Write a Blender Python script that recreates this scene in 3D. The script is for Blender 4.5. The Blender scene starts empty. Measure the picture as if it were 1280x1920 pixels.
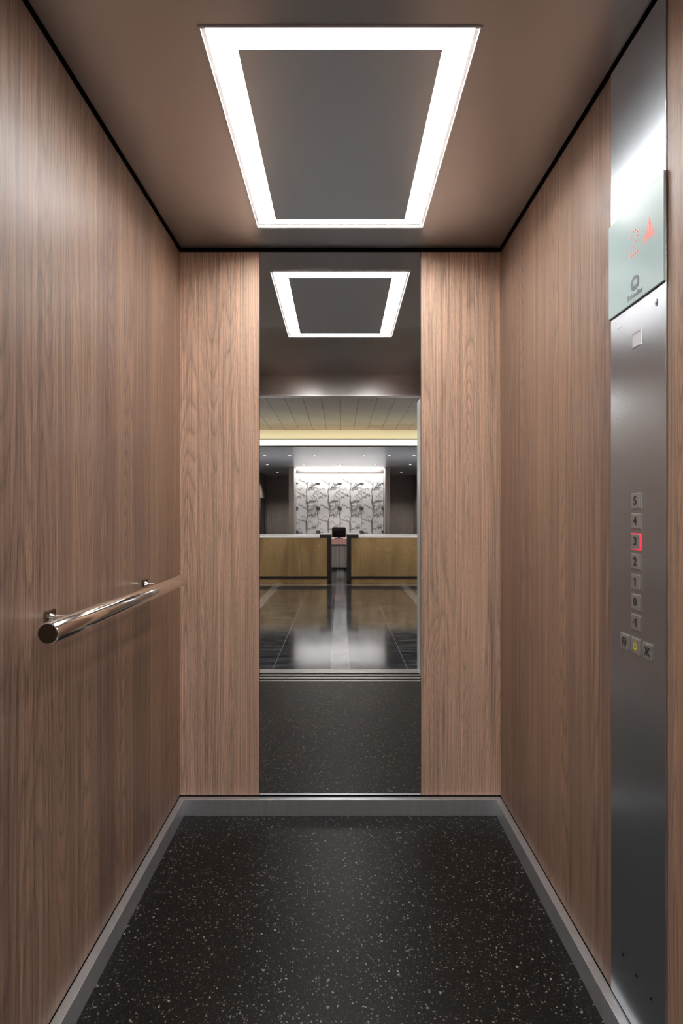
import bpy, bmesh, math, random
from mathutils import Vector, Matrix

scene = bpy.context.scene
COL = scene.collection
D = 1.96            # camera to back wall
EYE = 1.111
F = 980.0
W = 0.601           # half width of the car
VX, VY = 637.5, 968.0

# ------------------------------------------------------------------ helpers
WORLD = {}

def tag(o, label=None, cat=None, group=None, kind=None):
    if label: o['label'] = label
    if cat: o['category'] = cat
    if group: o['group'] = group
    if kind: o['kind'] = kind
    return o

def empty(name, loc, label=None, cat=None, group=None):
    o = bpy.data.objects.new(name, None)
    o.empty_display_size = 0.05
    COL.objects.link(o)
    o.location = loc
    WORLD[o.name] = Vector(loc)
    return tag(o, label, cat, group)

def finish(name, bm, mat, parent=None, smooth=False, bevel=0.0, segs=2):
    bmesh.ops.recalc_face_normals(bm, faces=bm.faces[:])
    me = bpy.data.meshes.new(name)
    lo = Vector((1e9,)*3); hi = Vector((-1e9,)*3)
    for v in bm.verts:
        for i in range(3):
            lo[i] = min(lo[i], v.co[i]); hi[i] = max(hi[i], v.co[i])
    c = (lo+hi)/2
    if not parent: c.z = lo.z
    bmesh.ops.translate(bm, verts=bm.verts[:], vec=-c)
    for f in bm.faces: f.smooth = smooth
    bm.to_mesh(me); bm.free()
    if isinstance(mat, (list, tuple)):
        for m in mat: me.materials.append(m)
    else:
        me.materials.append(mat)
    o = bpy.data.objects.new(name, me)
    COL.objects.link(o)
    WORLD[o.name] = c.copy()
    if parent:
        o.parent = parent
        o.location = c - WORLD[parent.name]
    else:
        o.location = c
    if bevel > 0:
        md = o.modifiers.new('bevel', 'BEVEL'); md.width = bevel; md.segments = segs
        md.limit_method = 'ANGLE'; md.angle_limit = math.radians(40)
        md.harden_normals = False
    return o

def box(bm, x0, x1, y0, y1, z0, z1, mi=0):
    vs = [bm.verts.new(p) for p in ((x0,y0,z0),(x1,y0,z0),(x1,y1,z0),(x0,y1,z0),
                                    (x0,y0,z1),(x1,y0,z1),(x1,y1,z1),(x0,y1,z1))]
    for q in ((3,2,1,0),(4,5,6,7),(0,1,5,4),(1,2,6,5),(2,3,7,6),(3,0,4,7)):
        f = bm.faces.new([vs[i] for i in q]); f.material_index = mi
    return vs

def prism(bm, pts_bot, pts_top):
    """closed solid between two matching rings of points"""
    a = [bm.verts.new(p) for p in pts_bot]; b = [bm.verts.new(p) for p in pts_top]
    n = len(a)
    bm.faces.new(a[::-1]); bm.faces.new(b)
    for i in range(n):
        j = (i+1) % n
        bm.faces.new((a[i], a[j], b[j], b[i]))

def mbox(name, ext, mat, parent=None, bevel=0.0, **kw):
    bm = bmesh.new(); box(bm, *ext)
    return finish(name, bm, mat, parent, bevel=bevel, **kw)

def cyl(bm, p0, p1, r0, r1=None, seg=32, cap=True):
    r1 = r0 if r1 is None else r1
    p0 = Vector(p0); p1 = Vector(p1); ax = (p1-p0).normalized()
    up = Vector((0,0,1)) if abs(ax.z) < .9 else Vector((1,0,0))
    u = ax.cross(up).normalized(); v = ax.cross(u).normalized()
    A=[];B=[]
    for i in range(seg):
        a = 2*math.pi*i/seg
        d = u*math.cos(a)+v*math.sin(a)
        A.append(bm.verts.new(p0+d*r0)); B.append(bm.verts.new(p1+d*r1))
    for i in range(seg):
        j=(i+1)%seg
        bm.faces.new((A[i],A[j],B[j],B[i]))
    if cap:
        bm.faces.new(A[::-1]); bm.faces.new(B)

def lathe(bm, p, axis, prof, seg=40):
    """prof: (distance along axis, radius); closed at both ends"""
    p=Vector(p); ax=Vector(axis).normalized()
    up = Vector((0,0,1)) if abs(ax.z) < .9 else Vector((1,0,0))
    u = ax.cross(up).normalized(); v = ax.cross(u).normalized()
    rings=[]
    for d,r in prof:
        rings.append([bm.verts.new(p+ax*d+(u*math.cos(2*math.pi*i/seg)+v*math.sin(2*math.pi*i/seg))*max(r,1e-5)) for i in range(seg)])
    for a,b in zip(rings,rings[1:]):
        for i in range(seg):
            j=(i+1)%seg; bm.faces.new((a[i],a[j],b[j],b[i]))
    bm.faces.new(rings[0][::-1]); bm.faces.new(rings[-1])

def poly_extrude(bm, pts2, M, t):
    """flat polygon (local xy) given thickness t along local z, mapped by matrix M"""
    a=[bm.verts.new(M@Vector((x,y,0))) for x,y in pts2]
    b=[bm.verts.new(M@Vector((x,y,t))) for x,y in pts2]
    n=len(a)
    bm.faces.new(a[::-1]); bm.faces.new(b)
    for i in range(n):
        j=(i+1)%n; bm.faces.new((a[i],a[j],b[j],b[i]))

def ribbon(bm, pts, w, M, t):
    """polyline stroke of width w in local xy, thickness t"""
    L=[];R=[]
    n=len(pts)
    for i,(x,y) in enumerate(pts):
        x0,y0 = pts[max(i-1,0)]; x1,y1 = pts[min(i+1,n-1)]
        dx,dy=x1-x0,y1-y0; l=math.hypot(dx,dy) or 1
        ww = w[i] if isinstance(w,(list,tuple)) else w
        nx,ny=-dy/l*ww/2, dx/l*ww/2
        L.append((x+nx,y+ny)); R.append((x-nx,y-ny))
    for i in range(n-1):
        poly_extrude(bm,[L[i],R[i],R[i+1],L[i+1]],M,t)

def text_bm(s, size, M, t, align='CENTER', bold=0.0, sx=1.0):
    cu = bpy.data.curves.new('lettering','FONT'); cu.body=s; cu.size=size
    cu.align_x=align; cu.align_y='CENTER'; cu.extrude=t/2; cu.offset=bold
    cu.resolution_u=4
    o = bpy.data.objects.new('lettering',cu); COL.objects.link(o)
    bpy.context.view_layer.update()
    dg = bpy.context.evaluated_depsgraph_get()
    me = bpy.data.meshes.new_from_object(o.evaluated_get(dg))
    bm = bmesh.new(); bm.from_mesh(me)
    for v in bm.verts:
        v.co = M @ Vector((v.co.x*sx, v.co.y, v.co.z+t/2))
    bpy.data.objects.remove(o); bpy.data.curves.remove(cu); bpy.data.meshes.remove(me)
    return bm

# ------------------------------------------------------------------ materials
def newmat(name):
    m = bpy.data.materials.new(name); m.use_nodes=True
    nt=m.node_tree; b=nt.nodes['Principled BSDF']
    return m, nt, b

def pm(name, col, rough=.5, metal=0.0, coat=0.0, emit=None, estr=0.0, spec=.5, aniso=0.0, plain=False):
    m,nt,b=newmat(name)
    b.inputs['Base Color'].default_value=(*col,1)
    b.inputs['Roughness'].default_value=rough
    b.inputs['Metallic'].default_value=metal
    b.inputs['Coat Weight'].default_value=coat
    b.inputs['Specular IOR Level'].default_value=spec
    if aniso: b.inputs['Anisotropic'].default_value=aniso
    if emit:
        b.inputs['Emission Color'].default_value=(*emit,1); b.inputs['Emission Strength'].default_value=estr
    # faint surface unevenness, so nothing is perfectly uniform
    n=nt.nodes.new('ShaderNodeTexNoise'); n.inputs['Scale'].default_value=9
    g=nt.nodes.new('ShaderNodeNewGeometry'); nt.links.new(g.outputs['Position'],n.inputs['Vector'])
    mr=nt.nodes.new('ShaderNodeMapRange'); mr.inputs['To Min'].default_value=max(rough-.03,0); mr.inputs['To Max'].default_value=rough+.03
    if rough>0.02 and not plain:
        nt.links.new(n.outputs['Fac'],mr.inputs['Value']); nt.links.new(mr.outputs['Result'],b.inputs['Roughness'])
    return m

def uv_vec(nt, su, sv, offs=0.0):
    """vector (x+y , 0 , z) scaled - runs along whichever wall it is on"""
    g=nt.nodes.new('ShaderNodeNewGeometry'); s=nt.nodes.new('ShaderNodeSeparateXYZ')
    nt.links.new(g.outputs['Position'],s.inputs[0])
    a=nt.nodes.new('ShaderNodeMath'); a.operation='ADD'; nt.links.new(s.outputs[0],a.inputs[0]); nt.links.new(s.outputs[1],a.inputs[1])
    mu=nt.nodes.new('ShaderNodeMath'); mu.operation='MULTIPLY'; nt.links.new(a.outputs[0],mu.inputs[0]); mu.inputs[1].default_value=su
    mv=nt.nodes.new('ShaderNodeMath'); mv.operation='MULTIPLY'; nt.links.new(s.outputs[2],mv.inputs[0]); mv.inputs[1].default_value=sv
    c=nt.nodes.new('ShaderNodeCombineXYZ'); nt.links.new(mu.outputs[0],c.inputs[0]); nt.links.new(mv.outputs[0],c.inputs[2]); c.inputs[1].default_value=offs
    return c.outputs[0]

def mathn(nt, op, a, b=None):
    n=nt.nodes.new('ShaderNodeMath'); n.operation=op
    for i,v in enumerate((a,b)):
        if v is None: continue
        if isinstance(v,(int,float)): n.inputs[i].default_value=v
        else: nt.links.new(v,n.inputs[i])
    return n.outputs[0]

def ramp(nt, fac, stops):
    r=nt.nodes.new('ShaderNodeValToRGB'); e=r.color_ramp.elements
    while len(e)<len(stops): e.new(.5)
    for el,(p,c) in zip(e,stops): el.position=p; el.color=(*c,1)
    nt.links.new(fac,r.inputs[0]); return r.outputs[0]

def mixc(nt, fac, a, b, mode='MIX'):
    n=nt.nodes.new('ShaderNodeMix'); n.data_type='RGBA'; n.blend_type=mode
    if isinstance(fac,(int,float)): n.inputs[0].default_value=fac
    else: nt.links.new(fac,n.inputs[0])
    for i,v in ((6,a),(7,b)):
        if isinstance(v,tuple): n.inputs[i].default_value=(*v,1)
        else: nt.links.new(v,n.inputs[i])
    return n.outputs[2]

def noise(nt, vec, scale=1, detail=3, rough=.5, dist=0):
    n=nt.nodes.new('ShaderNodeTexNoise'); n.inputs['Scale'].default_value=scale; n.inputs['Detail'].default_value=detail
    n.inputs['Roughness'].default_value=rough; n.inputs['Distortion'].default_value=dist
    nt.links.new(vec,n.inputs['Vector']); return n.outputs['Fac']

def wood(name, light, mid, dark, rough=.38, rings=42, offs=0.0, coat=0.0, plank=.092):
    m,nt,b=newmat(name)
    g=nt.nodes.new('ShaderNodeNewGeometry'); s_=nt.nodes.new('ShaderNodeSeparateXYZ'); nt.links.new(g.outputs['Position'],s_.inputs[0])
    u=mathn(nt,'ADD',mathn(nt,'ADD',s_.outputs[0],s_.outputs[1]),10+offs); z=s_.outputs[2]
    def vec(a,bb,c=0.0):
        n=nt.nodes.new('ShaderNodeCombineXYZ')
        for i,v in enumerate((a,c,bb)):
            if isinstance(v,(int,float)): n.inputs[i].default_value=v
            else: nt.links.new(v,n.inputs[i])
        return n.outputs[0]
    # veneer leaves of unequal width, each with a figure of its own
    ju=mathn(nt,'ADD',u,mathn(nt,'MULTIPLY',noise(nt,vec(mathn(nt,'MULTIPLY',u,5.0),0.0),1,0),.12))
    idx=mathn(nt,'FLOOR',mathn(nt,'DIVIDE',ju,plank))
    wn=nt.nodes.new('ShaderNodeTexWhiteNoise'); wn.noise_dimensions='1D'; nt.links.new(idx,wn.inputs['W'])
    sc=nt.nodes.new('ShaderNodeSeparateColor'); nt.links.new(wn.outputs['Color'],sc.inputs[0])
    r1,r2,r3=sc.outputs[0],sc.outputs[1],sc.outputs[2]
    off=mathn(nt,'MULTIPLY',r1,40)
    # figure: contour lines of a stretched noise; some leaves straight, some arched
    cu=mathn(nt,'MULTIPLY',u,9.0); cz=mathn(nt,'MULTIPLY',z,.48)
    base=noise(nt, vec(cu,cz,off),1,1.0,.35)
    amp=mathn(nt,'ADD',mathn(nt,'MULTIPLY',r2,rings),rings*.5)
    warp=noise(nt, vec(mathn(nt,'MULTIPLY',u,45),mathn(nt,'MULTIPLY',z,1.6),off),1,2,.5)
    v=mathn(nt,'ADD', mathn(nt,'MULTIPLY',base,amp), mathn(nt,'MULTIPLY',warp,.55))
    v=mathn(nt,'ADD', v, mathn(nt,'MULTIPLY',u,mathn(nt,'MULTIPLY',r3,150)))
    fr=mathn(nt,'FRACT',v)
    line=ramp(nt,fr,[(0,(1,1,1)),(.12,(.55,.55,.55)),(.40,(.12,.12,.12)),(.72,(0,0,0)),(.90,(.35,.35,.35)),(1,(1,1,1))])
    fu=noise(nt, vec(mathn(nt,'MULTIPLY',u,330),mathn(nt,'MULTIPLY',z,2.2),off),1,2,.65)
    pore=noise(nt, vec(mathn(nt,'MULTIPLY',u,1000),mathn(nt,'MULTIPLY',z,45),off),1,1,.5)
    med=noise(nt, vec(mathn(nt,'MULTIPLY',u,70),mathn(nt,'MULTIPLY',z,.8),off),1,2,.5)
    tone=mathn(nt,'ADD',mathn(nt,'MULTIPLY',med,.75),mathn(nt,'MULTIPLY',r3,.25))
    c=ramp(nt,tone,[(.28,dark),(.48,mid),(.68,light)])
    dk=tuple(x*.50 for x in dark)
    c=mixc(nt,mathn(nt,'MULTIPLY',line,.52),c,dk)
    c=mixc(nt,.9,c,ramp(nt,fu,[(.32,(.60,.57,.56)),(.48,(.93,.92,.92)),(.62,(1.08,1.04,1.0)),(.72,(1.38,1.28,1.16))]),'MULTIPLY')
    c=mixc(nt,.6,c,ramp(nt,pore,[(.30,(.60,.57,.55)),(.45,(1,1,1)),(.7,(1.12,1.1,1.08))]),'MULTIPLY')
    nt.links.new(c,b.inputs['Base Color'])
    mr=nt.nodes.new('ShaderNodeMapRange'); mr.inputs['To Min'].default_value=rough-.05; mr.inputs['To Max'].default_value=rough+.06
    nt.links.new(fu,mr.inputs['Value']); nt.links.new(mr.outputs['Result'],b.inputs['Roughness'])
    b.inputs['Specular IOR Level'].default_value=.5
    bp=nt.nodes.new('ShaderNodeBump'); bp.inputs['Strength'].default_value=.15; bp.inputs['Distance'].default_value=.0004
    nt.links.new(mathn(nt,'ADD',fu,pore),bp.inputs['Height']); nt.links.new(bp.outputs[0],b.inputs['Normal'])
    return m

def brushed(name, col, rough, su, sv, strength=.25, lo=.85, aniso=0.0, horiz=False, metal=1.0):
    m,nt,b=newmat(name)
    if horiz:
        g=nt.nodes.new('ShaderNodeNewGeometry'); mp=nt.nodes.new('ShaderNodeMapping'); mp.inputs['Scale'].default_value=(su,sv,1)
        nt.links.new(g.outputs['Position'],mp.inputs[0]); vec=mp.outputs[0]
    else: vec=uv_vec(nt,su,sv)
    f=noise(nt,vec,1,3,.6)
    cc=ramp(nt,f,[(.25,tuple(x*lo for x in col)),(.75,col)])
    nt.links.new(cc,b.inputs['Base Color'])
    b.inputs['Metallic'].default_value=metal
    mr=nt.nodes.new('ShaderNodeMapRange'); mr.inputs['To Min'].default_value=rough*.85; mr.inputs['To Max'].default_value=rough*1.15
    nt.links.new(f,mr.inputs['Value']); nt.links.new(mr.outputs['Result'],b.inputs['Roughness'])
    if aniso:
        b.inputs['Anisotropic'].default_value=aniso
        t=nt.nodes.new('ShaderNodeTangent'); t.direction_type='RADIAL'; t.axis='Z'
        nt.links.new(t.outputs[0],b.inputs['Tangent'])
    if strength>0:
        bp=nt.nodes.new('ShaderNodeBump'); bp.inputs['Strength'].default_value=strength; bp.inputs['Distance'].default_value=.0002
        nt.links.new(f,bp.inputs['Height']); nt.links.new(bp.outputs[0],b.inputs['Normal'])
    return m

def floor_speckle(name):
    m,nt,b=newmat(name)
    g=nt.nodes.new('ShaderNodeNewGeometry'); P=g.outputs['Position']
    def specks(scale, thr, keep):
        v=nt.nodes.new('ShaderNodeTexVoronoi'); v.feature='F1'; v.inputs['Scale'].default_value=scale
        wn=nt.nodes.new('ShaderNodeTexNoise'); wn.inputs['Scale'].default_value=scale*1.6; nt.links.new(P,wn.inputs['Vector'])
        mx=nt.nodes.new('ShaderNodeVectorMath'); mx.operation='MULTIPLY_ADD'
        nt.links.new(wn.outputs['Color'],mx.inputs[0]); mx.inputs[1].default_value=(.9/scale,)*3; nt.links.new(P,mx.inputs[2])
        nt.links.new(mx.outputs[0],v.inputs['Vector'])
        inside=mathn(nt,'LESS_THAN',v.outputs['Distance'],thr)
        s=nt.nodes.new('ShaderNodeSeparateColor'); nt.links.new(v.outputs['Color'],s.inputs[0])
        k=mathn(nt,'GREATER_THAN',s.outputs[0],keep)
        return mathn(nt,'MULTIPLY',mathn(nt,'MULTIPLY',inside,k),mathn(nt,'ADD',mathn(nt,'MULTIPLY',s.outputs[1],.8),.2))
    a=specks(150,.30,.74); c=specks(88,.24,.86); d=specks(330,.30,.72)
    f=mathn(nt,'MAXIMUM',mathn(nt,'MULTIPLY',a,.75),mathn(nt,'MAXIMUM',c,mathn(nt,'MULTIPLY',d,.35)))
    gr=nt.nodes.new('ShaderNodeTexNoise'); gr.inputs['Scale'].default_value=260; nt.links.new(P,gr.inputs['Vector'])
    base=ramp(nt,gr.outputs['Fac'],[(.3,(.0065,.0062,.006)),(.7,(.017,.0165,.016))])
    col=mixc(nt,f,base,(.50,.43,.38))
    nt.links.new(col,b.inputs['Base Color'])
    b.inputs['Roughness'].default_value=.36
    b.inputs['Specular IOR Level'].default_value=.19
    bp=nt.nodes.new('ShaderNodeBump'); bp.inputs['Strength'].default_value=.10; bp.inputs['Distance'].default_value=.0006
    nt.links.new(gr.outputs['Fac'],bp.inputs['Height']); nt.links.new(bp.outputs[0],b.inputs['Normal'])
    return m

def lobby_marble(name):
    m,nt,b=newmat(name)
    g=nt.nodes.new('ShaderNodeNewGeometry'); P=g.outputs['Position']
    s=nt.nodes.new('ShaderNodeSeparateXYZ'); nt.links.new(P,s.inputs[0]); X,Y=s.outputs[0],s.outputs[1]
    mp=nt.nodes.new('ShaderNodeMapping'); mp.inputs['Scale'].default_value=(1.2,9,1); nt.links.new(P,mp.inputs[0])
    f=noise(nt,mp.outputs[0],2.2,8,.65,1.2)
    col=ramp(nt,f,[(.32,(.006,.006,.007)),(.5,(.02,.02,.021)),(.66,(.08,.08,.083))])
    strip=ramp(nt,noise(nt,P,5,4,.6),[(.3,(.10,.10,.10)),(.7,(.16,.16,.165))])
    ax=mathn(nt,'ABSOLUTE',X)
    k=mathn(nt,'LESS_THAN',ax,.066)
    k2=mathn(nt,'LESS_THAN',mathn(nt,'ABSOLUTE',mathn(nt,'SUBTRACT',ax,1.02)),.06)
    k3=mathn(nt,'LESS_THAN',mathn(nt,'ABSOLUTE',mathn(nt,'ADD',Y,4.55)),.10)
    k=mathn(nt,'MAXIMUM',k,mathn(nt,'MAXIMUM',k2,k3))
    col=mixc(nt,k,col,strip)
    j1=mathn(nt,'LESS_THAN',mathn(nt,'ABSOLUTE',mathn(nt,'SUBTRACT',ax,.49)),.0025)
    j1=mathn(nt,'MAXIMUM',j1,mathn(nt,'LESS_THAN',mathn(nt,'ABSOLUTE',mathn(nt,'SUBTRACT',ax,.067)),.0025))
    j2=mathn(nt,'LESS_THAN',mathn(nt,'ABSOLUTE',mathn(nt,'SUBTRACT',mathn(nt,'FRACT',mathn(nt,'MULTIPLY',Y,1.1)),.5)),.004)
    col=mixc(nt,mathn(nt,'MULTIPLY',j1,.9),col,(.16,.16,.17)); col=mixc(nt,mathn(nt,'MULTIPLY',j2,.5),col,(.1,.1,.1))
    nt.links.new(col,b.inputs['Base Color'])
    b.inputs['Roughness'].default_value=.10; b.inputs['Specular IOR Level'].default_value=.3
    return m

def brassmat():
    m,nt,b=newmat('bronze_brass')
    g=nt.nodes.new('ShaderNodeNewGeometry'); mp=nt.nodes.new('ShaderNodeMapping'); mp.inputs['Scale'].default_value=(1,1,.22)
    nt.links.new(g.outputs['Position'],mp.inputs[0])
    f=noise(nt,mp.outputs[0],2.6,1,.4); f2=noise(nt,mp.outputs[0],60,2,.5)
    nt.links.new(ramp(nt,f2,[(.3,(.50,.345,.165)),(.7,(.60,.42,.21))]),b.inputs['Base Color'])
    b.inputs['Metallic'].default_value=.9; b.inputs['Roughness'].default_value=.26
    bp=nt.nodes.new('ShaderNodeBump'); bp.inputs['Strength'].default_value=1; bp.inputs['Distance'].default_value=.13
    nt.links.new(f,bp.inputs['Height']); nt.links.new(bp.outputs[0],b.inputs['Normal'])
    return m
M={}
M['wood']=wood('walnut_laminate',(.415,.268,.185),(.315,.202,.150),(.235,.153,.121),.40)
M['wood_back_lit']=wood('walnut_laminate_back_lit',(.84,.575,.43),(.73,.505,.38),(.60,.415,.315),.36,offs=2.7)  # slightly different wood hue, with the back wall's stronger light put into the colour
M['black']=pm('matt_black',(.004,.004,.004),.7,spec=.2)
M['ceil']=pm('ceiling_steel',(.49,.495,.51),.30,.86,plain=True)
M['panel']=pm('light_panel_steel',(.64,.70,.76),.36,.8,plain=True)
M['cop']=brushed('brushed_steel_vertical',(.62,.675,.73),.25,900,4,.02,.955,aniso=.3,metal=.95)
M['btn']=brushed('button_steel',(.50,.49,.48),.34,200,200,.0,.9,metal=.7)
M['skirt']=brushed('skirting_steel',(.76,.785,.82),.34,60,8,.05,.85,metal=.75)
M['chrome']=pm('polished_chrome',(.88,.87,.82),.10,1.0)
M['chrome_cap']=pm('chrome_dark_reflection',(.10,.085,.07),.35,1.0)  # dark reflection on the rail end put into the base colour
M['plate']=pm('bracket_plate_chrome',(.30,.28,.25),.15,1.0)
M['mirror']=pm('mirror_glass',(.86,.86,.86),0.0,1.0)
M['floor']=floor_speckle('black_speckled_rubber')
M['glow']=pm('light_diffuser',(.9,.9,.9),.5,emit=(1,.985,.965),estr=31.0)
M['white']=pm('white_lacquer',(.85,.84,.82),.35)
M['frame']=pm('frame_white_grey',(.62,.59,.58),.35)
M['glass']=pm('display_glass',(.53,.68,.69),.22,spec=.10)
M['glass_edge']=pm('display_glass_edge_lit',(.85,.97,.96),.2)  # light passing through the glass put into a paler edge colour
M['red']=pm('red_led',(.8,.05,.03),.4,emit=(1,.06,.04),estr=1.1)
M['redring']=pm('red_light_ring',(.8,.02,.05),.4,emit=(1,.01,.05),estr=1.3)
M['print']=pm('grey_print',(.22,.26,.30),.5)
M['ink']=pm('dark_symbol',(.035,.04,.045),.35)
M['yellow']=pm('yellow_symbol',(.62,.58,.02),.4)
M['card']=pm('reader_window',(.70,.71,.75),.25)
M['hole']=pm('dark_hole',(.003,.003,.003),.8,spec=.1)
M['alu']=brushed('sill_aluminium',(.72,.70,.69),.30,3,200,.0,.9,horiz=True)
M['header']=brushed('header_steel',(.55,.53,.52),.30,3,200,.0,.9,horiz=True)
M['jamb']=pm('door_frame_steel',(.72,.74,.76),.35,.6)
# lobby
M['marble']=lobby_marble('lobby_marble')
M['lwood']=wood('grey_brown_veneer',(.42,.36,.32),(.34,.29,.26),(.27,.235,.21),.45,offs=5.1,plank=.35)
M['lceilwood']=wood('ceiling_veneer',(.28,.20,.19),(.21,.15,.142),(.14,.10,.096),.35,offs=8.1,plank=.35)
M['lceil']=pm('lobby_ceiling_paint',(.46,.47,.50),.30)
M['lwall']=pm('lobby_wall_paint',(.34,.31,.28),.6)
M['brass']=brassmat()
M['darkframe']=pm('dark_bronze_frame',(.012,.010,.009),.3)
M['marblew']=pm('white_countertop',(.82,.81,.80),.25)
M['cab']=wood('cabinet_veneer',(.42,.37,.34),(.34,.30,.275),(.27,.24,.22),.45,offs=12.1)
M['pink']=pm('pink_stone',(.80,.42,.38),.4)
M['plastic']=pm('black_plastic',(.012,.012,.013),.22)
M['screen']=pm('black_screen',(.004,.004,.005),.08)
M['etched']=pm('etched_glass',(.80,.79,.78),.35)
M['treeink']=pm('tree_print',(.26,.24,.225),.5)
M['clamp']=pm('clamp_steel',(.085,.075,.07),.4)
M['cove']=pm('cove_led',(.9,.9,.7),.5,emit=(1,.95,.74),estr=1.25)
M['cove2']=pm('cove_led_hidden',(.9,.9,.7),.5,emit=(1,.90,.62),estr=1.2)
M['coveface']=pm('cove_fascia',(.95,.94,.82),.5)
M['wash']=pm('wall_wash_led',(.9,.9,.9),.5,emit=(1,.98,.95),estr=3)
M['lamp']=pm('downlight_lamp',(.9,.9,.9),.5,emit=(1,.97,.92),estr=3)

def ceil_z(y): return EYE+.966+.038*(y/D)
def wtop(y):  return EYE+.9595+.0305*(y/D)

def S(o): return tag(o, kind='structure')

# ------------------------------------------------------------------ the car shell
YF=.333
S(mbox('floor',(-W-.03,W+.03,.40,D+.03,-.03,0),M['floor']))

def side_prism(x0,x1,y0,y1,z0,tf):
    bm=bmesh.new()
    prism(bm,[(x0,y0,z0),(x1,y0,z0),(x1,y1,z0),(x0,y1,z0)],
             [(x0,y0,tf(y0)),(x1,y0,tf(y0)),(x1,y1,tf(y1)),(x0,y1,tf(y1))])
    return bm
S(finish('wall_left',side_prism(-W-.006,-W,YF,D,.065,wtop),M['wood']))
YC0,YC1=.962,1.157
bm=side_prism(W,W+.006,YF,YC0-.0025,.065,wtop)
b2=side_prism(W,W+.006,YC1,D,.065,wtop)
me=bpy.data.meshes.new('t'); b2.to_mesh(me); bm.from_mesh(me); bpy.data.meshes.remove(me); b2.free()
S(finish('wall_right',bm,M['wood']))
bm=bmesh.new(); MX=.3025
box(bm,-W,-MX-.001,D,D+.006,.065,wtop(D)); box(bm,MX+.001,W,D,D+.006,.065,wtop(D))
S(finish('wall_back',bm,M['wood_back_lit']))
# dark lining behind the panels: shows in the shadow gaps at the ceiling, the skirting and the seams
bm=bmesh.new()
box(bm,-W-.035,-W-.0065,YF,D+.035,0,2.2); box(bm,W+.0065,W+.035,YF,D+.035,0,2.2); box(bm,-W-.0065,W+.0065,D+.0065,D+.035,0,2.2)
box(bm,-W-.035,W+.035,.29,D+.035,2.2,2.22)
S(finish('trim_1',bm,M['black']))

# ceiling with the opening for the light
RX=.2867; RY0,RY1=1.050,1.800
def ceil_slab(bm,x0,x1,y0,y1):
    prism(bm,[(x0,y0,ceil_z(y0)),(x1,y0,ceil_z(y0)),(x1,y1,ceil_z(y1)),(x0,y1,ceil_z(y1))],
             [(x0,y0,2.16),(x1,y0,2.16),(x1,y1,2.16),(x0,y1,2.16)])
bm=bmesh.new(); g=.0055
ceil_slab(bm,-W+g,-RX,YF,D-g); ceil_slab(bm,RX,W-g,YF,D-g)
ceil_slab(bm,-RX,RX,YF,RY0); ceil_slab(bm,-RX,RX,RY1,D-g)
bmesh.ops.remove_doubles(bm,verts=bm.verts[:],dist=1e-5)
S(finish('ceiling',bm,M['ceil']))

# skirtings, mitred in the corners
E=.0225; ZS=.060
def skirt(name,pts,pts_in):
    bm=bmesh.new(); t=.0022
    # folded steel angle: face + top ledge
    (a,b),(c,d)=pts,pts_in
    prism(bm,[(a[0],a[1],0),(b[0],b[1],0),(d[0],d[1],0),(c[0],c[1],0)],
             [(a[0],a[1],ZS),(b[0],b[1],ZS),(d[0],d[1],ZS),(c[0],c[1],ZS)])
    return S(finish(name,bm,M['skirt'],bevel=.0009,segs=2))
skirt('baseboard_back',((-W,D),(W,D)),((-W+E,D-E),(W-E,D-E)))
skirt('baseboard_left',((-W,YF+.07),(-W,D)),((-W+E,YF+.07),(-W+E,D-E)))
skirt('baseboard_right',((W,YF+.07),(W,D)),((W-E,YF+.07),(W-E,D-E)))

# mirror
mr=empty('wall_mirror',(0,D+.001,.065),'tall narrow mirror between the two wooden back wall panels, showing the lobby','mirror')
mbox('mirror_glass',(-MX+.0012,MX-.0012,D+.0002,D+.005,.066,wtop(D)),M['mirror'],mr)
bm=bmesh.new()
for x in (-MX,MX): box(bm,x-.0009,x+.0009,D-.0006,D+.0062,.065,wtop(D))
finish('edge_strip',bm,M['clamp'],mr)

# ------------------------------------------------------------------ ceiling light
HB=lambda y: EYE+.972+.022*(y/D)     # lower rim of the light
DF=lambda y: HB(y)+.030
cl=empty('ceiling_light',(0,(RY0+RY1)/2,HB(1.4)),'glowing square ring light with grey steel centre panel in the car ceiling','ceiling light')
def ring_part(x,y0,y1,x2,y02,y12,zb,zt):
    bm=bmesh.new()
    o=[(-x,y0),(x,y0),(x,y1),(-x,y1)]; i=[(-x2,y02),(x2,y02),(x2,y12),(-x2,y12)]
    ob=[bm.verts.new((*p,zb(p[1]))) for p in o]; ib=[bm.verts.new((*p,zb(p[1]))) for p in i]
    ot=[bm.verts.new((*p,zt(p[1]))) for p in o]; it=[bm.verts.new((*p,zt(p[1]))) for p in i]
    for k in range(4):
        j=(k+1)%4
        bm.faces.new((ob[k],ob[j],ib[j],ib[k])); bm.faces.new((ot[k],it[k],it[j],ot[j]))
        bm.faces.new((ob[k],ot[k],ot[j],ob[j])); bm.faces.new((ib[k],ib[j],it[j],it[k]))
    return bm
finish('frame',ring_part(RX,RY0,RY1,RX-.004,RY0+.004,RY1-.004,HB,lambda y:2.158),M['frame'],cl)
finish('inner_lip',ring_part(RX-.004,RY0+.004,RY1-.004,RX-.011,RY0+.010,RY1-.010,lambda y:HB(y)+.010,lambda y:HB(y)+.013),M['frame'],cl)
finish('diffuser',ring_part(RX-.0045,RY0+.0045,RY1-.0045,.15,1.15,1.65,DF,lambda y:DF(y)+.004),M['glow'],cl)
PX,PY0,PY1=.216,1.102,1.748
bm=bmesh.new()
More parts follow.
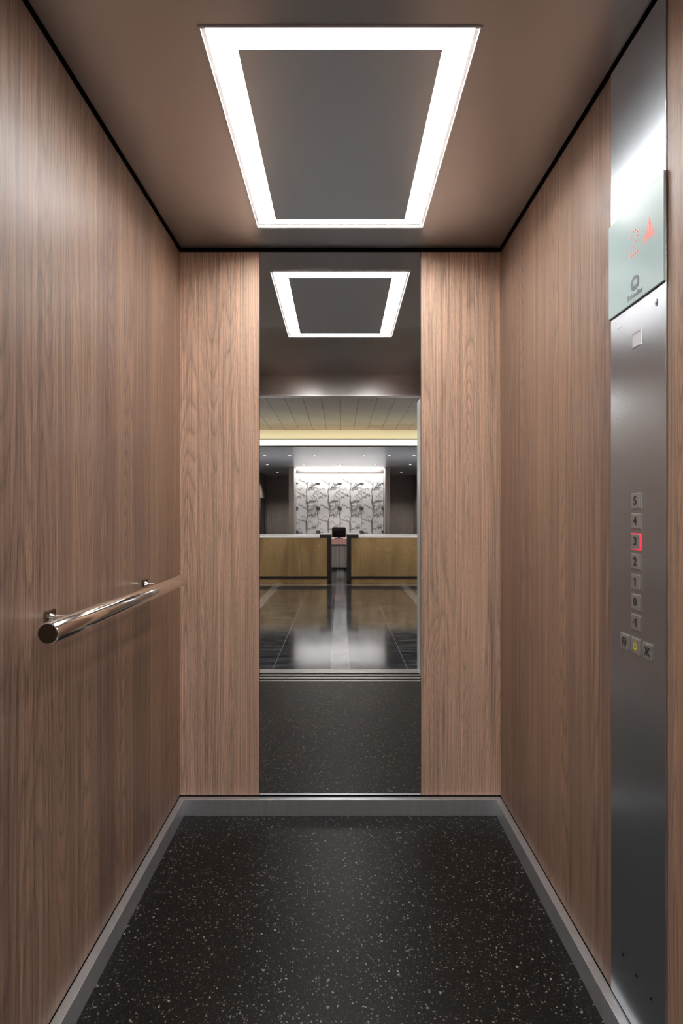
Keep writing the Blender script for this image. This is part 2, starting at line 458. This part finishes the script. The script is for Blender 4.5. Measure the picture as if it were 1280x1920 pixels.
prism(bm,[(-PX,PY0,HB(PY0)+.0015),(PX,PY0,HB(PY0)+.0015),(PX,PY1,HB(PY1)+.0015),(-PX,PY1,HB(PY1)+.0015)],
         [(-PX,PY0,HB(PY0)+.021),(PX,PY0,HB(PY0)+.021),(PX,PY1,HB(PY1)+.021),(-PX,PY1,HB(PY1)+.021)])
finish('panel_rim',bm,M['white'],cl)
bm=bmesh.new()
prism(bm,[(-PX,PY0,HB(PY0)),(PX,PY0,HB(PY0)),(PX,PY1,HB(PY1)),(-PX,PY1,HB(PY1))],
         [(-PX,PY0,HB(PY0)+.0014),(PX,PY0,HB(PY0)+.0014),(PX,PY1,HB(PY1)+.0014),(-PX,PY1,HB(PY1)+.0014)])
tag(finish('centre_panel',bm,M['panel'],cl),'smooth grey steel centre panel')
mbox('hanger',(-.14,.14,1.16,1.64,HB(1.4)+.018,2.15),M['white'],cl)

# ------------------------------------------------------------------ handrail
HX,HZ,HR=-.535,EYE-.2150,.0208
HY0,HY1=.957,1.765
hr=empty('handrail',(HX,(HY0+HY1)/2,HZ),'polished chrome tube handrail on the left wood wall','handrail')
bm=bmesh.new()
prof=[(0,HR-.0022),(.0007,HR-.0008),(.002,HR),(HY1-HY0-.014,HR),(HY1-HY0-.008,HR*.95),(HY1-HY0-.003,HR*.78),(HY1-HY0-.0008,HR*.5),(HY1-HY0,HR*.12)]
lathe(bm,(HX,HY0,HZ),(0,1,0),prof,64)
finish('tube',bm,M['chrome'],hr,smooth=True)
bm=bmesh.new(); lathe(bm,(HX,HY0-.0012,HZ),(0,1,0),[(0,HR-.0034),(.0008,HR-.0026),(.0014,HR-.0026)],64)
tag(finish('end_cap',bm,M['chrome_cap'],hr),'flat end cap with dark reflection')
for yb in (1.078,1.600):
    bm=bmesh.new()
    # arm leaves the plate, then turns into the underside of the tube
    r=.0075
    path=[(-W+.005,HZ+.006),(HX-.012,HZ+.006)]
    cyl(bm,(-W+.005,yb,HZ+.006),(HX-.010,yb,HZ+.006),.0060,seg=24)
    cyl(bm,(-W+.005,yb,HZ+.006),(-W+.013,yb,HZ+.006),.0105,.0062,seg=24)
    br=finish('bracket',bm,M['chrome'],hr)
    mbox('mount_plate',(-W,-W+.006,yb-.018,yb+.018,HZ+.004-.018,HZ+.004+.018),M['plate'],br,bevel=.001)

# ------------------------------------------------------------------ control panel on the right wall
XP=W-.002      # steel face
cop=empty('elevator_control_panel',(W,(YC0+YC1)/2,.065),'tall brushed steel elevator control panel with pale display and floor buttons on the right wall','control panel')
def cp(px,py,X=XP):
    y=F*X/(px-VX); return y, EYE+(VY-py)*y/F
def wallM(y,z,X=XP):
    return Matrix(((0,0,-1,X),(-1,0,0,y),(0,1,0,z),(0,0,0,1)))
mpl=finish('faceplate',side_prism(XP,W+.006,YC0,YC1,.065,wtop),M['cop'],cop,bevel=.0006)
# display
ZD0,ZD1=EYE+.4335,EYE+.6375
XD=XP-.0048
bm=bmesh.new(); box(bm,XD,XP,YC0-.001,YC1+.0015,ZD0,ZD1)
dis=finish('display',bm,M['glass'],cop,bevel=.0012); tag(dis,'pale aqua glass display')
mbox('glass_edge',(XD-.0003,XP-.0005,YC0-.0014,YC0-.0002,ZD0+.001,ZD1-.001),M['glass_edge'],dis)
mbox('shadow_strip',(XP-.0012,XP+.0004,YC0,YC1,ZD0-.0010,ZD0+.0005),M['ink'],cop)  # dark strip standing in for the shadow line under the display
def disp(px,py): return cp(px,py,XD)
# the figure 2 : 4 x 7 dots
y00,z01=disp(1120+336/5.333,300+778/5.333); y30,_=disp(1120+400/5.333,300+910/5.333); _,z06=disp(1120+336/5.333,300+969/5.333)
dr=(z01-z06)/5; dc=(y30-y00)/3; zr0=z01+dr
def disc(bm,y,z,r,X,t=.0006,seg=14): cyl(bm,(X+.0002,y,z),(X-t,y,z),r,seg=seg)
bm=bmesh.new()
for r_,c_ in ((0,1),(0,2),(1,0),(1,3),(2,3),(3,2),(4,1),(5,0),(6,0),(6,1),(6,2),(6,3)):
    disc(bm,y00+dc*c_,zr0-dr*r_,.0022,XD)
tag(finish('digit',bm,M['red'],dis),'red dotted digit 2')
bm=bmesh.new()
ya,za=disp(1120+459/5.333,300+832/5.333); yb_,zb_=disp(1120+575/5.333,300+722/5.333)
ytop,ztop=disp(1120+517/5.333,300+580/5.333)
base=(za+zb_)/2; hh=ztop-base
for k,n in enumerate((1,4,6,9,12,9,6,4,1)):
    yy=ya+(yb_-ya)*k/8
    for i in range(n): disc(bm,yy,base+hh*i/11,.00105,XD,seg=10)
tag(finish('arrow',bm,M['red'],dis),'red dotted up arrow')
# emblem: ring with an opening at the foot
ye,ze=disp(1120+373/5.333,300+1230/5.333)
MD=wallM(ye,ze,XD-.0001)
bm=bmesh.new(); R1,R2=.0150,.0074
N=56; a0=math.radians(-62); a1=math.radians(242)
for i in range(N):
    t0=a0+(a1-a0)*i/N; t1=a0+(a1-a0)*(i+1)/N
    poly_extrude(bm,[(R2*math.cos(t0),R2*math.sin(t0)+.0012),(R1*math.cos(t0),R1*math.sin(t0)),(R1*math.cos(t1),R1*math.sin(t1)),(R2*math.cos(t1),R2*math.sin(t1)+.0012)],MD,.0004)
poly_extrude(bm,[(-.0062,-.0136),(-.0018,-.0145),(0,-.0080),(.0018,-.0145),(.0062,-.0136),(0,-.0005)],MD,.0004)
finish('emblem',bm,M['print'],dis)
yt,zt=disp(1120+372/5.333,300+1345/5.333)
bm=text_bm('Schindler',.0150,wallM(yt,zt,XD-.0001),.0004,bold=.0001)
finish('lettering',bm,M['print'],dis)
# speech/contactless arcs
ys,zs=cp(1120+580/5.333,300+1432/5.333)
MA=wallM(ys,zs,XP-.0001); bm=bmesh.new()
for r,a in ((.0030,50),(.0060,52),(.0092,50)):
    pts=[((r*math.cos(math.radians(t)))-.003,r*math.sin(math.radians(t))) for t in [ -a+2*a*i/12 for i in range(13)]]
    ribbon(bm,pts,.0011,MA,.0004)
finish('speaker_symbol',bm,M['ink'],cop)
bm=bmesh.new()
for (px,py) in ((207,1687),(221,1678),(236,1668)):
    y,z=cp(1120+px/5.333,300+py/5.333); disc(bm,y,z,.0011,XP,.0003,10)
finish('microphone_holes',bm,M['hole'],cop)
for px,py in ((1168,1790.6),(1193,1830),(1220.5,1873)):
    y,z=cp(px,py); bm=bmesh.new(); disc(bm,y,z,.0032,XP,.0003,16); finish('screw_hole',bm,M['hole'],cop)
# light window
yl,zl0=cp(1185,655.5); yr,_=cp(1202.3,640); _,zl1=cp(1185,627.5)
bm=bmesh.new()
def frame_box(bm,y0,y1,z0,z1,w,x0,x1):
    box(bm,x0,x1,y0,y0+w,z0,z1); box(bm,x0,x1,y1-w,y1,z0,z1); box(bm,x0,x1,y0+w,y1-w,z0,z0+w); box(bm,x0,x1,y0+w,y1-w,z1-w,z1)
frame_box(bm,yr,yl,zl0,zl1,.0022,XP-.0016,XP+.001)
lw=finish('indicator_window',bm,M['cop'],cop,bevel=.0004); 
mbox('window_pane',(XP-.0006,XP+.0005,yr+.0022,yl-.0022,zl0+.0022,zl1-.0022),M['card'],lw)

# buttons
def symbol_strokes(kind,M_,s):
    bm=bmesh.new(); t=.0006; w=.0024
    if kind=='hold':      # two half hexagons around a bar
        for sg in (-1,1):
            ribbon(bm,[(sg*.0022,.0085),(sg*.0070,.0042),(sg*.0070,-.0042),(sg*.0022,-.0085)],.0030,M_,t)
            ribbon(bm,[(sg*.0040,.0030),(sg*.0040,-.0030)],.0026,M_,t)
        ribbon(bm,[(0,.0080),(0,-.0080)],.0013,M_,t)
    elif kind=='bell':
        ribbon(bm,[(-.0078,-.0055),(-.0045,-.0040),(-.0040,.0035),(-.0022,.0066),(0,.0074),(.0022,.0066),(.0040,.0035),(.0045,-.0040),(.0078,-.0055),(-.0078,-.0058)],.0017,M_,t)
        ribbon(bm,[(-.0017,-.0066),(0,-.0088),(.0017,-.0066)],.0017,M_,t)
        ribbon(bm,[(0,.0074),(0,.0095)],.0017,M_,t)
    elif kind=='close':   # >|<
        ribbon(bm,[(0,.0092),(0,-.0092)],.0020,M_,t)
        for sg in (-1,1):
            ribbon(bm,[(sg*.0085,.0088),(sg*.0020,0),(sg*.0085,-.0088)],.0028,M_,t)
    return bm
BS=.0325
def button(yc,zc,what,label,lit=False):
    X0=XP
    bt=bmesh.new(); box(bt,X0-.0030,X0+.001,yc-BS/2+.001,yc+BS/2-.001,zc-BS/2+.001,zc+BS/2-.001)
    b=finish('button',bt,M['btn'],cop,bevel=.0010); tag(b,label)
    bm=bmesh.new(); frame_box(bm,yc-BS/2-.0003,yc+BS/2+.0003,zc-BS/2-.0003,zc+BS/2+.0003,.0009,X0-(.0016 if lit else .0012),X0+.001)
    finish('light_ring' if lit else 'surround',bm,M['redring'] if lit else M['alu'],b)
    Mx=wallM(yc,zc,X0-.0030)
    if what in ('hold','bell','close'):
        bm=symbol_strokes(what,Mx,1)
        finish('symbol',bm,M['yellow'] if what=='bell' else M['ink'],b)
    else:
        if what.endswith('1'):      # upright one with a flag, and the minus sign
            bm=bmesh.new(); o_=.0022 if what[0]=='-' else 0
            poly_extrude(bm,[(o_+.0024,.0085),(o_-.0002,.0085),(o_-.0042,.0058),(o_-.0042,.0028),(o_-.0006,.0048),(o_-.0006,-.0085),(o_+.0024,-.0085)],Mx,.0007)
            if o_: poly_extrude(bm,[(-.0082,.0010),(-.0082,-.0014),(-.0030,-.0014),(-.0030,.0010)],Mx,.0007)
        else: bm=text_bm(what,.0235,Mx,.0007,bold=.0006,sx=.95)
        finish('numeral',bm,M['ink'],b)
ybt=(cp(1184.5,940)[0]+cp(1201.5,940)[0])/2
def zpix(py): return EYE+(VY-py)*ybt/F
z5=zpix(939.5); zm1=zpix(1167); st=(z5-zm1)/6
for i,s in enumerate(('5','4','3','2','1','0','-1')):
    button(ybt,z5-st*i,s,('square steel button marked '+s)+(', ringed in red light' if s=='3' else ''),lit=(s=='3'))
zrow=zpix(1211.5)
for what,px,lab in (('hold',1172.3,'square button with dark round hold door symbol'),('bell',1192.8,'square button with yellow alarm bell symbol'),('close',1215.5,'square button with dark close door symbol')):
    yc=F*XP/(px-VX); button(yc,zrow,what,lab)

# ------------------------------------------------------------------ front of the car: header, jamb, sill
HH=EYE+.828
bm=bmesh.new(); box(bm,-W-.03,W+.03,.27,YF,HH+.006,2.2)
S(finish('trim_2',bm,M['header']))
S(mbox('trim_3',(-W-.03,W+.03,.275,YF+.003,HH-.004,HH+.006),M['alu']))
bm=bmesh.new(); box(bm,.556,W+.03,.14,YF,0,HH-.004)
S(finish('trim_4',bm,M['jamb'],bevel=.003))
S(mbox('trim_5',(-W-.03,-W,.14,YF,0,HH-.004),M['jamb'],bevel=.003))
def yref(py): return 2*D-D*EYE*500/(py-VY)
sill=empty('door_sill',(0,.26,-.02),'grooved aluminium door sill seen in the mirror between car floor and lobby','door sill')
mbox('base',(-W-.03,W+.03,yref(1255),.3999,-.02,-.006),M['black'],sill)
for a,b in ((1255,1261.5),(1264.5,1267),(1269.5,1272),(1275,1277.2)):
    mbox('track',(-W-.025,W+.025,yref(a)+.0005,min(yref(b),.3995),-.006,.0),M['alu'],sill)

# ------------------------------------------------------------------ lobby (behind the camera, seen in the mirror)
def L(px,py,zp): return ((px-VX)/500*zp, 2*D-D*zp, EYE+(VY-py)/500*zp)
YS=yref(1255); YB=2*D-D*7.55; YE=2*D-D*6.2; YFA=2*D-D*4.34
ZLC=EYE+91/500*6.2       # low ceiling
ZUC=EYE+1.46            # upper wooden ceiling
HALL=3.0; XW=2.08
S(mbox('floor_lobby',(-HALL-.1,HALL+.1,YB-.1,YS,-.05,0),M['marble']))
# elevator front wall, facing the lobby, with the opening
bm=bmesh.new(); y0,y1=YS-.06,YS+.02
box(bm,-HALL,-.66,y0,y1,0,ZUC); box(bm,.60,HALL,y0,y1,0,ZUC); box(bm,-.66,.60,y0,y1,2.12,ZUC)
S(finish('wall_front',bm,M['lwall']))
bm=bmesh.new()
box(bm,-HALL-.1,-HALL,YE+.2,YS+.02,0,ZUC); box(bm,-HALL-.1,-XW,YE+.1,YE+.2,0,ZUC)
box(bm,-XW-.1,-XW,YB,YE+.2,0,ZLC)
S(finish('wall_lobby_left',bm,M['lwood']))
bm=bmesh.new()
box(bm,HALL,HALL+.1,YE+.2,YS+.02,0,ZUC); box(bm,XW,HALL+.1,YE+.1,YE+.2,0,ZUC)
box(bm,XW,XW+.1,YB,YE+.2,0,ZLC)
S(finish('wall_lobby_right',bm,M['lwood']))
S(mbox('wall_lobby_back',(-XW-.1,XW+.1,YB-.1,YB,0,ZLC+.05),M['lwood']))
S(mbox('ceiling_lobby_low',(-HALL-.1,HALL+.1,YB-.1,YFA,ZLC,ZLC+.08),M['lceil']))
# upper ceiling: long veneered boards
bm=bmesh.new()
nb=26; x=-HALL
for i in range(nb):
    x1=x+2*HALL/nb; box(bm,x+.002,x1-.002,YFA-.35,YS+.02,ZUC,ZUC+.04); x=x1
box(bm,-HALL-.1,HALL+.1,YFA-.35,YS+.02,ZUC+.04,ZUC+.08)
S(finish('ceiling_lobby',bm,M['lceilwood']))
# cove: two steps of fascia lit by hidden strips
z=lambda py: EYE+(VY-py)/500*4.34
S(mbox('trim_6',(-HALL,HALL,YFA-.02,YFA,ZLC,z(836.5)),M['lceil']))
S(mbox('trim_7',(-HALL,HALL,YFA-.03,YFA-.005,z(836.5),z(824.5)),M['coveface']))
S(mbox('trim_8',(-HALL,HALL,YFA-.36,YFA-.33,ZLC+.08,ZUC),M['coveface']))
S(mbox('trim_9',(-HALL,HALL,YFA-.06,YFA-.03,ZLC+.08,z(822)),M['coveface']))
cv=empty('cove_light',(0,YFA+.02,z(830)),'long warm glowing cove strip under the wooden lobby ceiling in the mirror','cove light')
mbox('lower_strip',(-HALL,HALL,YFA-.004,YFA+.012,z(835),z(824.5)),M['cove'],cv,bevel=.002)
mbox('upper_strip',(-HALL,HALL,YFA-.30,YFA-.08,z(822)-.02,z(822)-.005),M['cove2'],cv)
# dark reveal behind the elevator wall is closed by the car lining above; close the gap over the car
S(mbox('trim_10',(-.70,.70,YS+.02,.29,2.125,2.2),M['black']))

# side door frame on the left lobby wall
dy0=2*D-D*7.35; dy1=2*D-D*6.95
bm=bmesh.new()
box(bm,-XW,-XW+.02,dy0,dy0+.05,0,1.60); box(bm,-XW,-XW+.02,dy1-.05,dy1,0,1.60); box(bm,-XW,-XW+.02,dy0+.05,dy1-.05,1.55,1.60)
box(bm,-XW,-XW+.008,dy0+.05,dy1-.05,0,1.55)
S(finish('door_1',bm,M['darkframe']))

# feature wall: recess, side posts, etched panels
XA=(555-VX)/500*6.2; XB=(718.5-VX)/500*6.2
S(mbox('wall_feature',(XA-.12,XB+.12,YE-.14,YE-.06,0,ZLC),M['lwall']))
def col(name,x0,x1):
    bm=bmesh.new(); box(bm,x0,x1,YE-.16,YE+.20,0,ZLC); return S(finish(name,bm,M['lwood'],bevel=.004))
zc=6.1
col('trim_11',(541-VX)/500*zc,(551-VX)/500*zc); col('trim_12',(722-VX)/500*zc,(731-VX)/500*zc)
S(mbox('trim_13',(XA-.05,XA-.005,YE-.06,YE+.04,0,ZLC-.03),M['etched'])); S(mbox('trim_14',(XB+.005,XB+.05,YE-.06,YE+.04,0,ZLC-.03),M['etched']))
S(mbox('trim_15',(XA-.02,XB+.02,YE-.02,YE+.035,EYE+(VY-886.5)/500*6.2,EYE+(VY-882)/500*6.2),M['clamp']))
wl=mbox('wall_wash_light',(XA,XB,YE+.005,YE+.05,ZLC-.016,ZLC-.001),M['wash'])
tag(wl,'thin white light line along the top of the tree panels in the mirror','wall washer light')
ZT=EYE+(VY-886.5)/500*6.2
rnd=random.Random(4)
PW=(XB-XA)/4
# one drawing shared by all four panels: trunk, boughs and small needle scribbles (u: across, v: height)
def tree_bm(x0):
    r=random.Random(11)
    bm=bmesh.new(); Mt=Matrix(((-1,0,0,x0+PW),(0,0,1,YE+.0015),(0,1,0,0),(0,0,0,1)))
    def st(pts,w): ribbon(bm,[(PW-u,v) for u,v in pts],w,Mt,.0012)
    tr=[];tw=[]
    for i in range(26):
        v=.35+(ZT-.55)*i/25
        tr.append((PW*.5+.016*math.sin(i*.55)+.008*math.sin(i*1.7),v)); tw.append(.030+.018*math.sin(i*.8+1) if 2<i<23 else .014)
    st(tr,tw)
    def bough(v,sg,ln,rise):
        u0=PW*.5; pts=[]
        n=7
        for k in range(n):
            pts.append((u0+sg*ln*k/(n-1),v+rise*(k/(n-1))**.7+.012*math.sin(k*2.1+v*9)))
        st(pts,[.016-.010*k/(n-1) for k in range(n)])
        for k in range(2,n):
            for q in range(2):
                uu,vv=pts[k]; st([(uu,vv),(uu+sg*r.uniform(.01,.035),vv+r.uniform(-.05,.06))],.006)
    vs=[.62,.80,.97,1.12,1.27,1.41,1.56,1.72,1.86]
    for i,v in enumerate(vs):
        bough(v,1 if i%2 else -1,PW*r.uniform(.34,.46),r.uniform(.05,.11))
    for i in range(64):
        sg=1 if r.random()<.6 else -1
        uc=PW*.5+sg*PW*r.uniform(.12,.46); vc=r.uniform(.40,1.92)
        pts=[]; n=r.randint(4,7); wd=r.uniform(.07,.13)
        for k in range(n):
            pts.append((min(max(uc-wd/2+wd*k/(n-1),.012),PW-.012),vc+.016*(1 if k%2 else -1)*r.uniform(.4,1.2)-.04*(k/(n-1)-.5)**2*4))
        st(pts,r.uniform(.006,.011))
    return bm
grp='etched tree panels on the feature wall'
names=['first','second','third','fourth']
labs=['leftmost lit white glass panel etched with a dark tree, behind the left desk',
      'lit white tree etched glass panel just left of the monitor',
      'lit white tree etched glass panel just right of the monitor',
      'rightmost lit white glass panel etched with a dark tree, behind the right desk']
for i in range(4):
    x0=XA+PW*i
    p=empty('etched_glass_panel',(x0+PW/2,YE,0),labs[i],'glass panel',grp)
    mbox('pane',(x0+.003,x0+PW-.003,YE-.010,YE,.0,ZT),M['etched'],p,bevel=.001)
    finish('tree_drawing',tree_bm(x0),M['treeink'],p)
# clamps bridge two panes
for i in range(5):
    xs=XA+PW*i
    for py,hw,hh_ in ((905.7,.050,.013),(953.3,.046,.040),(997,.046,.028)):
        zz=EYE+(VY-py)/500*6.2; a,b=xs-hw,xs+hw
        if i==0: a=xs+.002
        if i==4: b=xs-.002
        c=mbox('panel_clamp',(a,b,YE+.001,YE+.016,zz-hh_,zz+hh_),M['clamp'],bevel=.002)
        row={905.7:'flat dark steel clamp in the top row across the seams of the tree panels',953.3:'square dark steel clamp in the middle row across the seams of the tree panels',997:'dark steel clamp low on the tree panels, just above the desks'}[py]
        tag(c,row,'clamp',{905.7:'top clamps of the tree panels',953.3:'middle clamps of the tree panels',997:'lower clamps of the tree panels'}[py])

# reception desks
zd=4.44; YD=2*D-D*zd
def dz(py): return EYE+(VY-py)/500*zd
def dx(px): return (px-VX)/500*zd
def desk(side,label):
    if side<0: xi,xo=dx(620.5),-1.95
    else: xi,xo=dx(650.5),1.95
    def X(a,b): return (min(a,b),max(a,b))
    root=empty('reception_desk',((xi+xo)/2,YD-.4,0),label,'reception desk','pair of brass fronted reception desks')
    s=side; t=.065
    zt=dz(1008.5)
    a,b=X(xi+s*t,xo)
    mbox('front_panel',(a,b,YD-.04,YD,dz(1080.5),zt),M['brass'],root,bevel=.002)
    mbox('lower_rail',(a,b,YD-.045,YD+.006,dz(1086),dz(1080.5)),M['darkframe'],root)
    tag(mbox('plinth',(a,b,YD-.10,YD-.012,0,dz(1086)),M['brass'],root),'brass kick plinth')
    a,b=X(xi,xi+s*t)
    mbox('end_panel',(a,b,YD-.75,YD+.012,.012,zt),M['darkframe'],root,bevel=.003)
    a,b=X(xo,xo-s*.05)
    mbox('end_panel',(a,b,YD-.75,YD-.05,.0,zt),M['darkframe'],root,bevel=.003)
    a,b=X(xi+s*.19,xo)
    tag(mbox('countertop',(a,b,YD-.75,YD+.014,zt,dz(1004.5)),M['marblew'],root,bevel=.004),'white stone countertop')
    a,b=X(xi-s*.004,xi+s*.188)
    tag(mbox('raised_ledge',(a,b,YD-.45,YD+.02,zt,dz(1002)),M['darkframe'],root,bevel=.003),'dark raised transaction ledge')
    a,b=X(xi-s*.002,xi+s*.19)
    mbox('ledge_top',(a,b,YD-.452,YD+.022,dz(1002),dz(1000.8)),M['marblew'],root)
    # document riser on the working side
    return root
desk(-1,'left brass fronted reception desk with dark end frame, in the mirror')
desk(1,'right brass fronted reception desk with dark end frame, in the mirror')

# cabinet behind the gap with monitor
zk=5.55; YK=2*D-D*zk
kz=lambda py: EYE+(VY-py)/500*zk
kx=lambda px: (px-VX)/500*zk
cb=empty('storage_cabinet',(kx(636),YK-.25,0),'low grey veneer cabinet with pink top band seen between the desks','cabinet')
cxa,cxb=kx(636)-.42,kx(636)+.42
mbox('carcass',(cxa,cxb,YK-.5,YK-.02,kz(1064),kz(1023)),M['cab'],cb)
for a,b in ((cxa,kx(636)-.0015),(kx(636)+.0015,cxb)):
    d=mbox('door',(a+.002,b-.002,YK-.019,YK,kz(1063.5),kz(1023.5)),M['cab'],cb,bevel=.002)
mbox('plinth',(cxa+.01,cxb-.01,YK-.48,YK-.03,0,kz(1064)),M['darkframe'],cb)
tag(mbox('counter_edge',(cxa-.01,cxb+.01,YK-.5,YK+.012,kz(1023),kz(1020.5)),M['clamp'],cb,bevel=.002),'dark patterned edge')
tag(mbox('top_band',(cxa-.005,cxb+.005,YK-.5,YK+.006,kz(1020.5),kz(1010)),M['pink'],cb,bevel=.003),'pale pink top band')
# monitor
mo=empty('computer_monitor',(kx(635),YK-.15,kz(1010)),'black flat computer monitor standing between the reception desks','monitor')
mx0,mx1=kx(621.8),kx(648.3); mz0,mz1=kz(1008),kz(989)
bm=bmesh.new(); rr=.035; pts=[]
cxm=(mx0+mx1)/2; hw=(mx1-mx0)/2
for cx_,cz_,s0 in ((mx1-rr,mz1-rr,0),(mx0+rr,mz1-rr,90)):
    for k in range(9):
        a=math.radians(s0+90*k/8); pts.append((cx_+rr*math.cos(a),cz_+rr*math.sin(a)))
pts += [(mx0+.004,mz0),(mx1-.004,mz0)]
Mm=Matrix(((1,0,0,0),(0,0,1,YK-.16),(0,1,0,0),(0,0,0,1)))
poly_extrude(bm,pts,Mm,.045)
finish('housing',bm,M['plastic'],mo,bevel=.006,segs=3)
mbox('screen',(mx0+.02,mx1-.02,YK-.117,YK-.112,mz0+.012,mz0+(mz1-mz0)*.66),M['screen'],mo,bevel=.002)
mbox('neck',(cxm-.02,cxm+.02,YK-.17,YK-.14,kz(1010)+.008,mz0+.05),M['plastic'],mo)
mbox('foot',(cxm-.09,cxm+.09,YK-.23,YK-.06,kz(1010),kz(1010)+.008),M['plastic'],mo,bevel=.003)

# downlights in the low lobby ceiling
dl=empty('downlight',(0,0,ZLC),'small round recessed downlight in the low grey lobby ceiling, seen in the mirror','downlight','recessed downlights over the reception')
bm=bmesh.new()
for i in range(24):
    a=2*math.pi*i/24; b=2*math.pi*(i+1)/24
    q=[(.045*math.cos(a),.045*math.sin(a)),(.045*math.cos(b),.045*math.sin(b)),(.030*math.cos(b),.030*math.sin(b)),(.030*math.cos(a),.030*math.sin(a))]
    poly_extrude(bm,q,Matrix.Translation((0,0,ZLC-.004)),.0038)
tr_=finish('trim_ring',bm,M['clamp'],dl)
bm=bmesh.new(); cyl(bm,(0,0,ZLC-.0032),(0,0,ZLC-.0004),.029,seg=24)
la_=finish('lamp',bm,M['lamp'],dl)
spots=[(496,854),(543,854),(589.5,854),(682.5,854),(729.5,854),(776,854),(501,871),(569,871),(636,871),(703,871),(769,871),(520,886),(752,886)]
lit_idx=(2,3,7,8,9)
for i,(px,py) in enumerate(spots):
    zp=(ZLC-EYE)*500/(VY-py)
    if i==0: o=dl; kids=[]
    else:
        o=dl.copy(); COL.objects.link(o)
        for ch in (tr_,la_):
            c=ch.copy(); COL.objects.link(c); c.parent=o
    o.location=((px-VX)/500*zp,2*D-D*zp,ZLC)
    row='front row' if py==854 else ('middle row' if py==871 else 'back row')
    o['label']='small round recessed downlight in the %s of the grey lobby ceiling in the mirror'%row
    o['group']='%s of lobby downlights'%row
    ld=bpy.data.lights.new('downlight_beam','SPOT'); ld.energy=70 if py==886 else (60 if i==8 else (16 if py==871 else 26)); ld.spot_size=math.radians(130 if py==886 else 85); ld.spot_blend=.6; ld.color=(1,.96,.90); ld.shadow_soft_size=.03
    lo=bpy.data.objects.new('downlight_beam',ld); COL.objects.link(lo); lo.parent=o; lo.location=(0,0,-.012)

# unseen hall lights: side pair added as fill, centre one inferred from floor reflection
def area(name,loc,rot,sx,sy,e,c=(1,1,1)):
    ld=bpy.data.lights.new(name,'AREA'); ld.shape='RECTANGLE'; ld.size=sx; ld.size_y=sy; ld.energy=e; ld.color=c
    o=bpy.data.objects.new(name,ld); COL.objects.link(o); o.location=loc; o.rotation_euler=rot; return o
area('lobby_fill_left',(-1.9,-1.9,ZUC-.03),(0,0,0),.5,2.5,90,(1,.98,.95))
area('lobby_light_centre',(0,-1.25,ZUC-.03),(0,0,0),.34,1.7,17,(1,.985,.96))
area('lobby_fill_right',(1.9,-1.9,ZUC-.03),(0,0,0),.5,2.5,90,(1,.98,.95))
area('feature_wash',((XA+XB)/2,YE+.16,ZLC-.02),(math.radians(-38),0,0),XB-XA-.1,.05,22,(1,.98,.96))
area('cove_glow',(0,YFA-.18,z(822)+.01),(math.radians(180),0,0),5.8,.12,4,(1,.86,.5))

for sx_ in (-1,1):   # unseen fill lights added behind the counters, shining up at the low ceiling
    area('counter_fill_light',(sx_*1.35,YD-1.1,.72),(math.radians(180),0,0),1.1,.08,11,(.93,.95,1))
# ------------------------------------------------------------------ world, camera, view
w=bpy.data.worlds.new('World'); scene.world=w; w.use_nodes=True
w.node_tree.nodes['Background'].inputs[0].default_value=(.05,.05,.055,1); w.node_tree.nodes['Background'].inputs[1].default_value=.3

cam=bpy.data.cameras.new('Camera'); co=bpy.data.objects.new('Camera',cam); COL.objects.link(co)
co.location=(0,0,EYE); co.rotation_euler=(math.radians(90),0,0)
cam.sensor_fit='HORIZONTAL'; cam.sensor_width=36; cam.lens=F/1280*36
cam.shift_x=(640-VX)/1280; cam.shift_y=(VY-960)/1280
cam.clip_start=.02; cam.clip_end=60
scene.camera=co
scene.view_settings.view_transform='Standard'; scene.view_settings.look='None'
scene.view_settings.gamma=1; scene.view_settings.use_curve_mapping=False
scene.view_settings.exposure=0.13
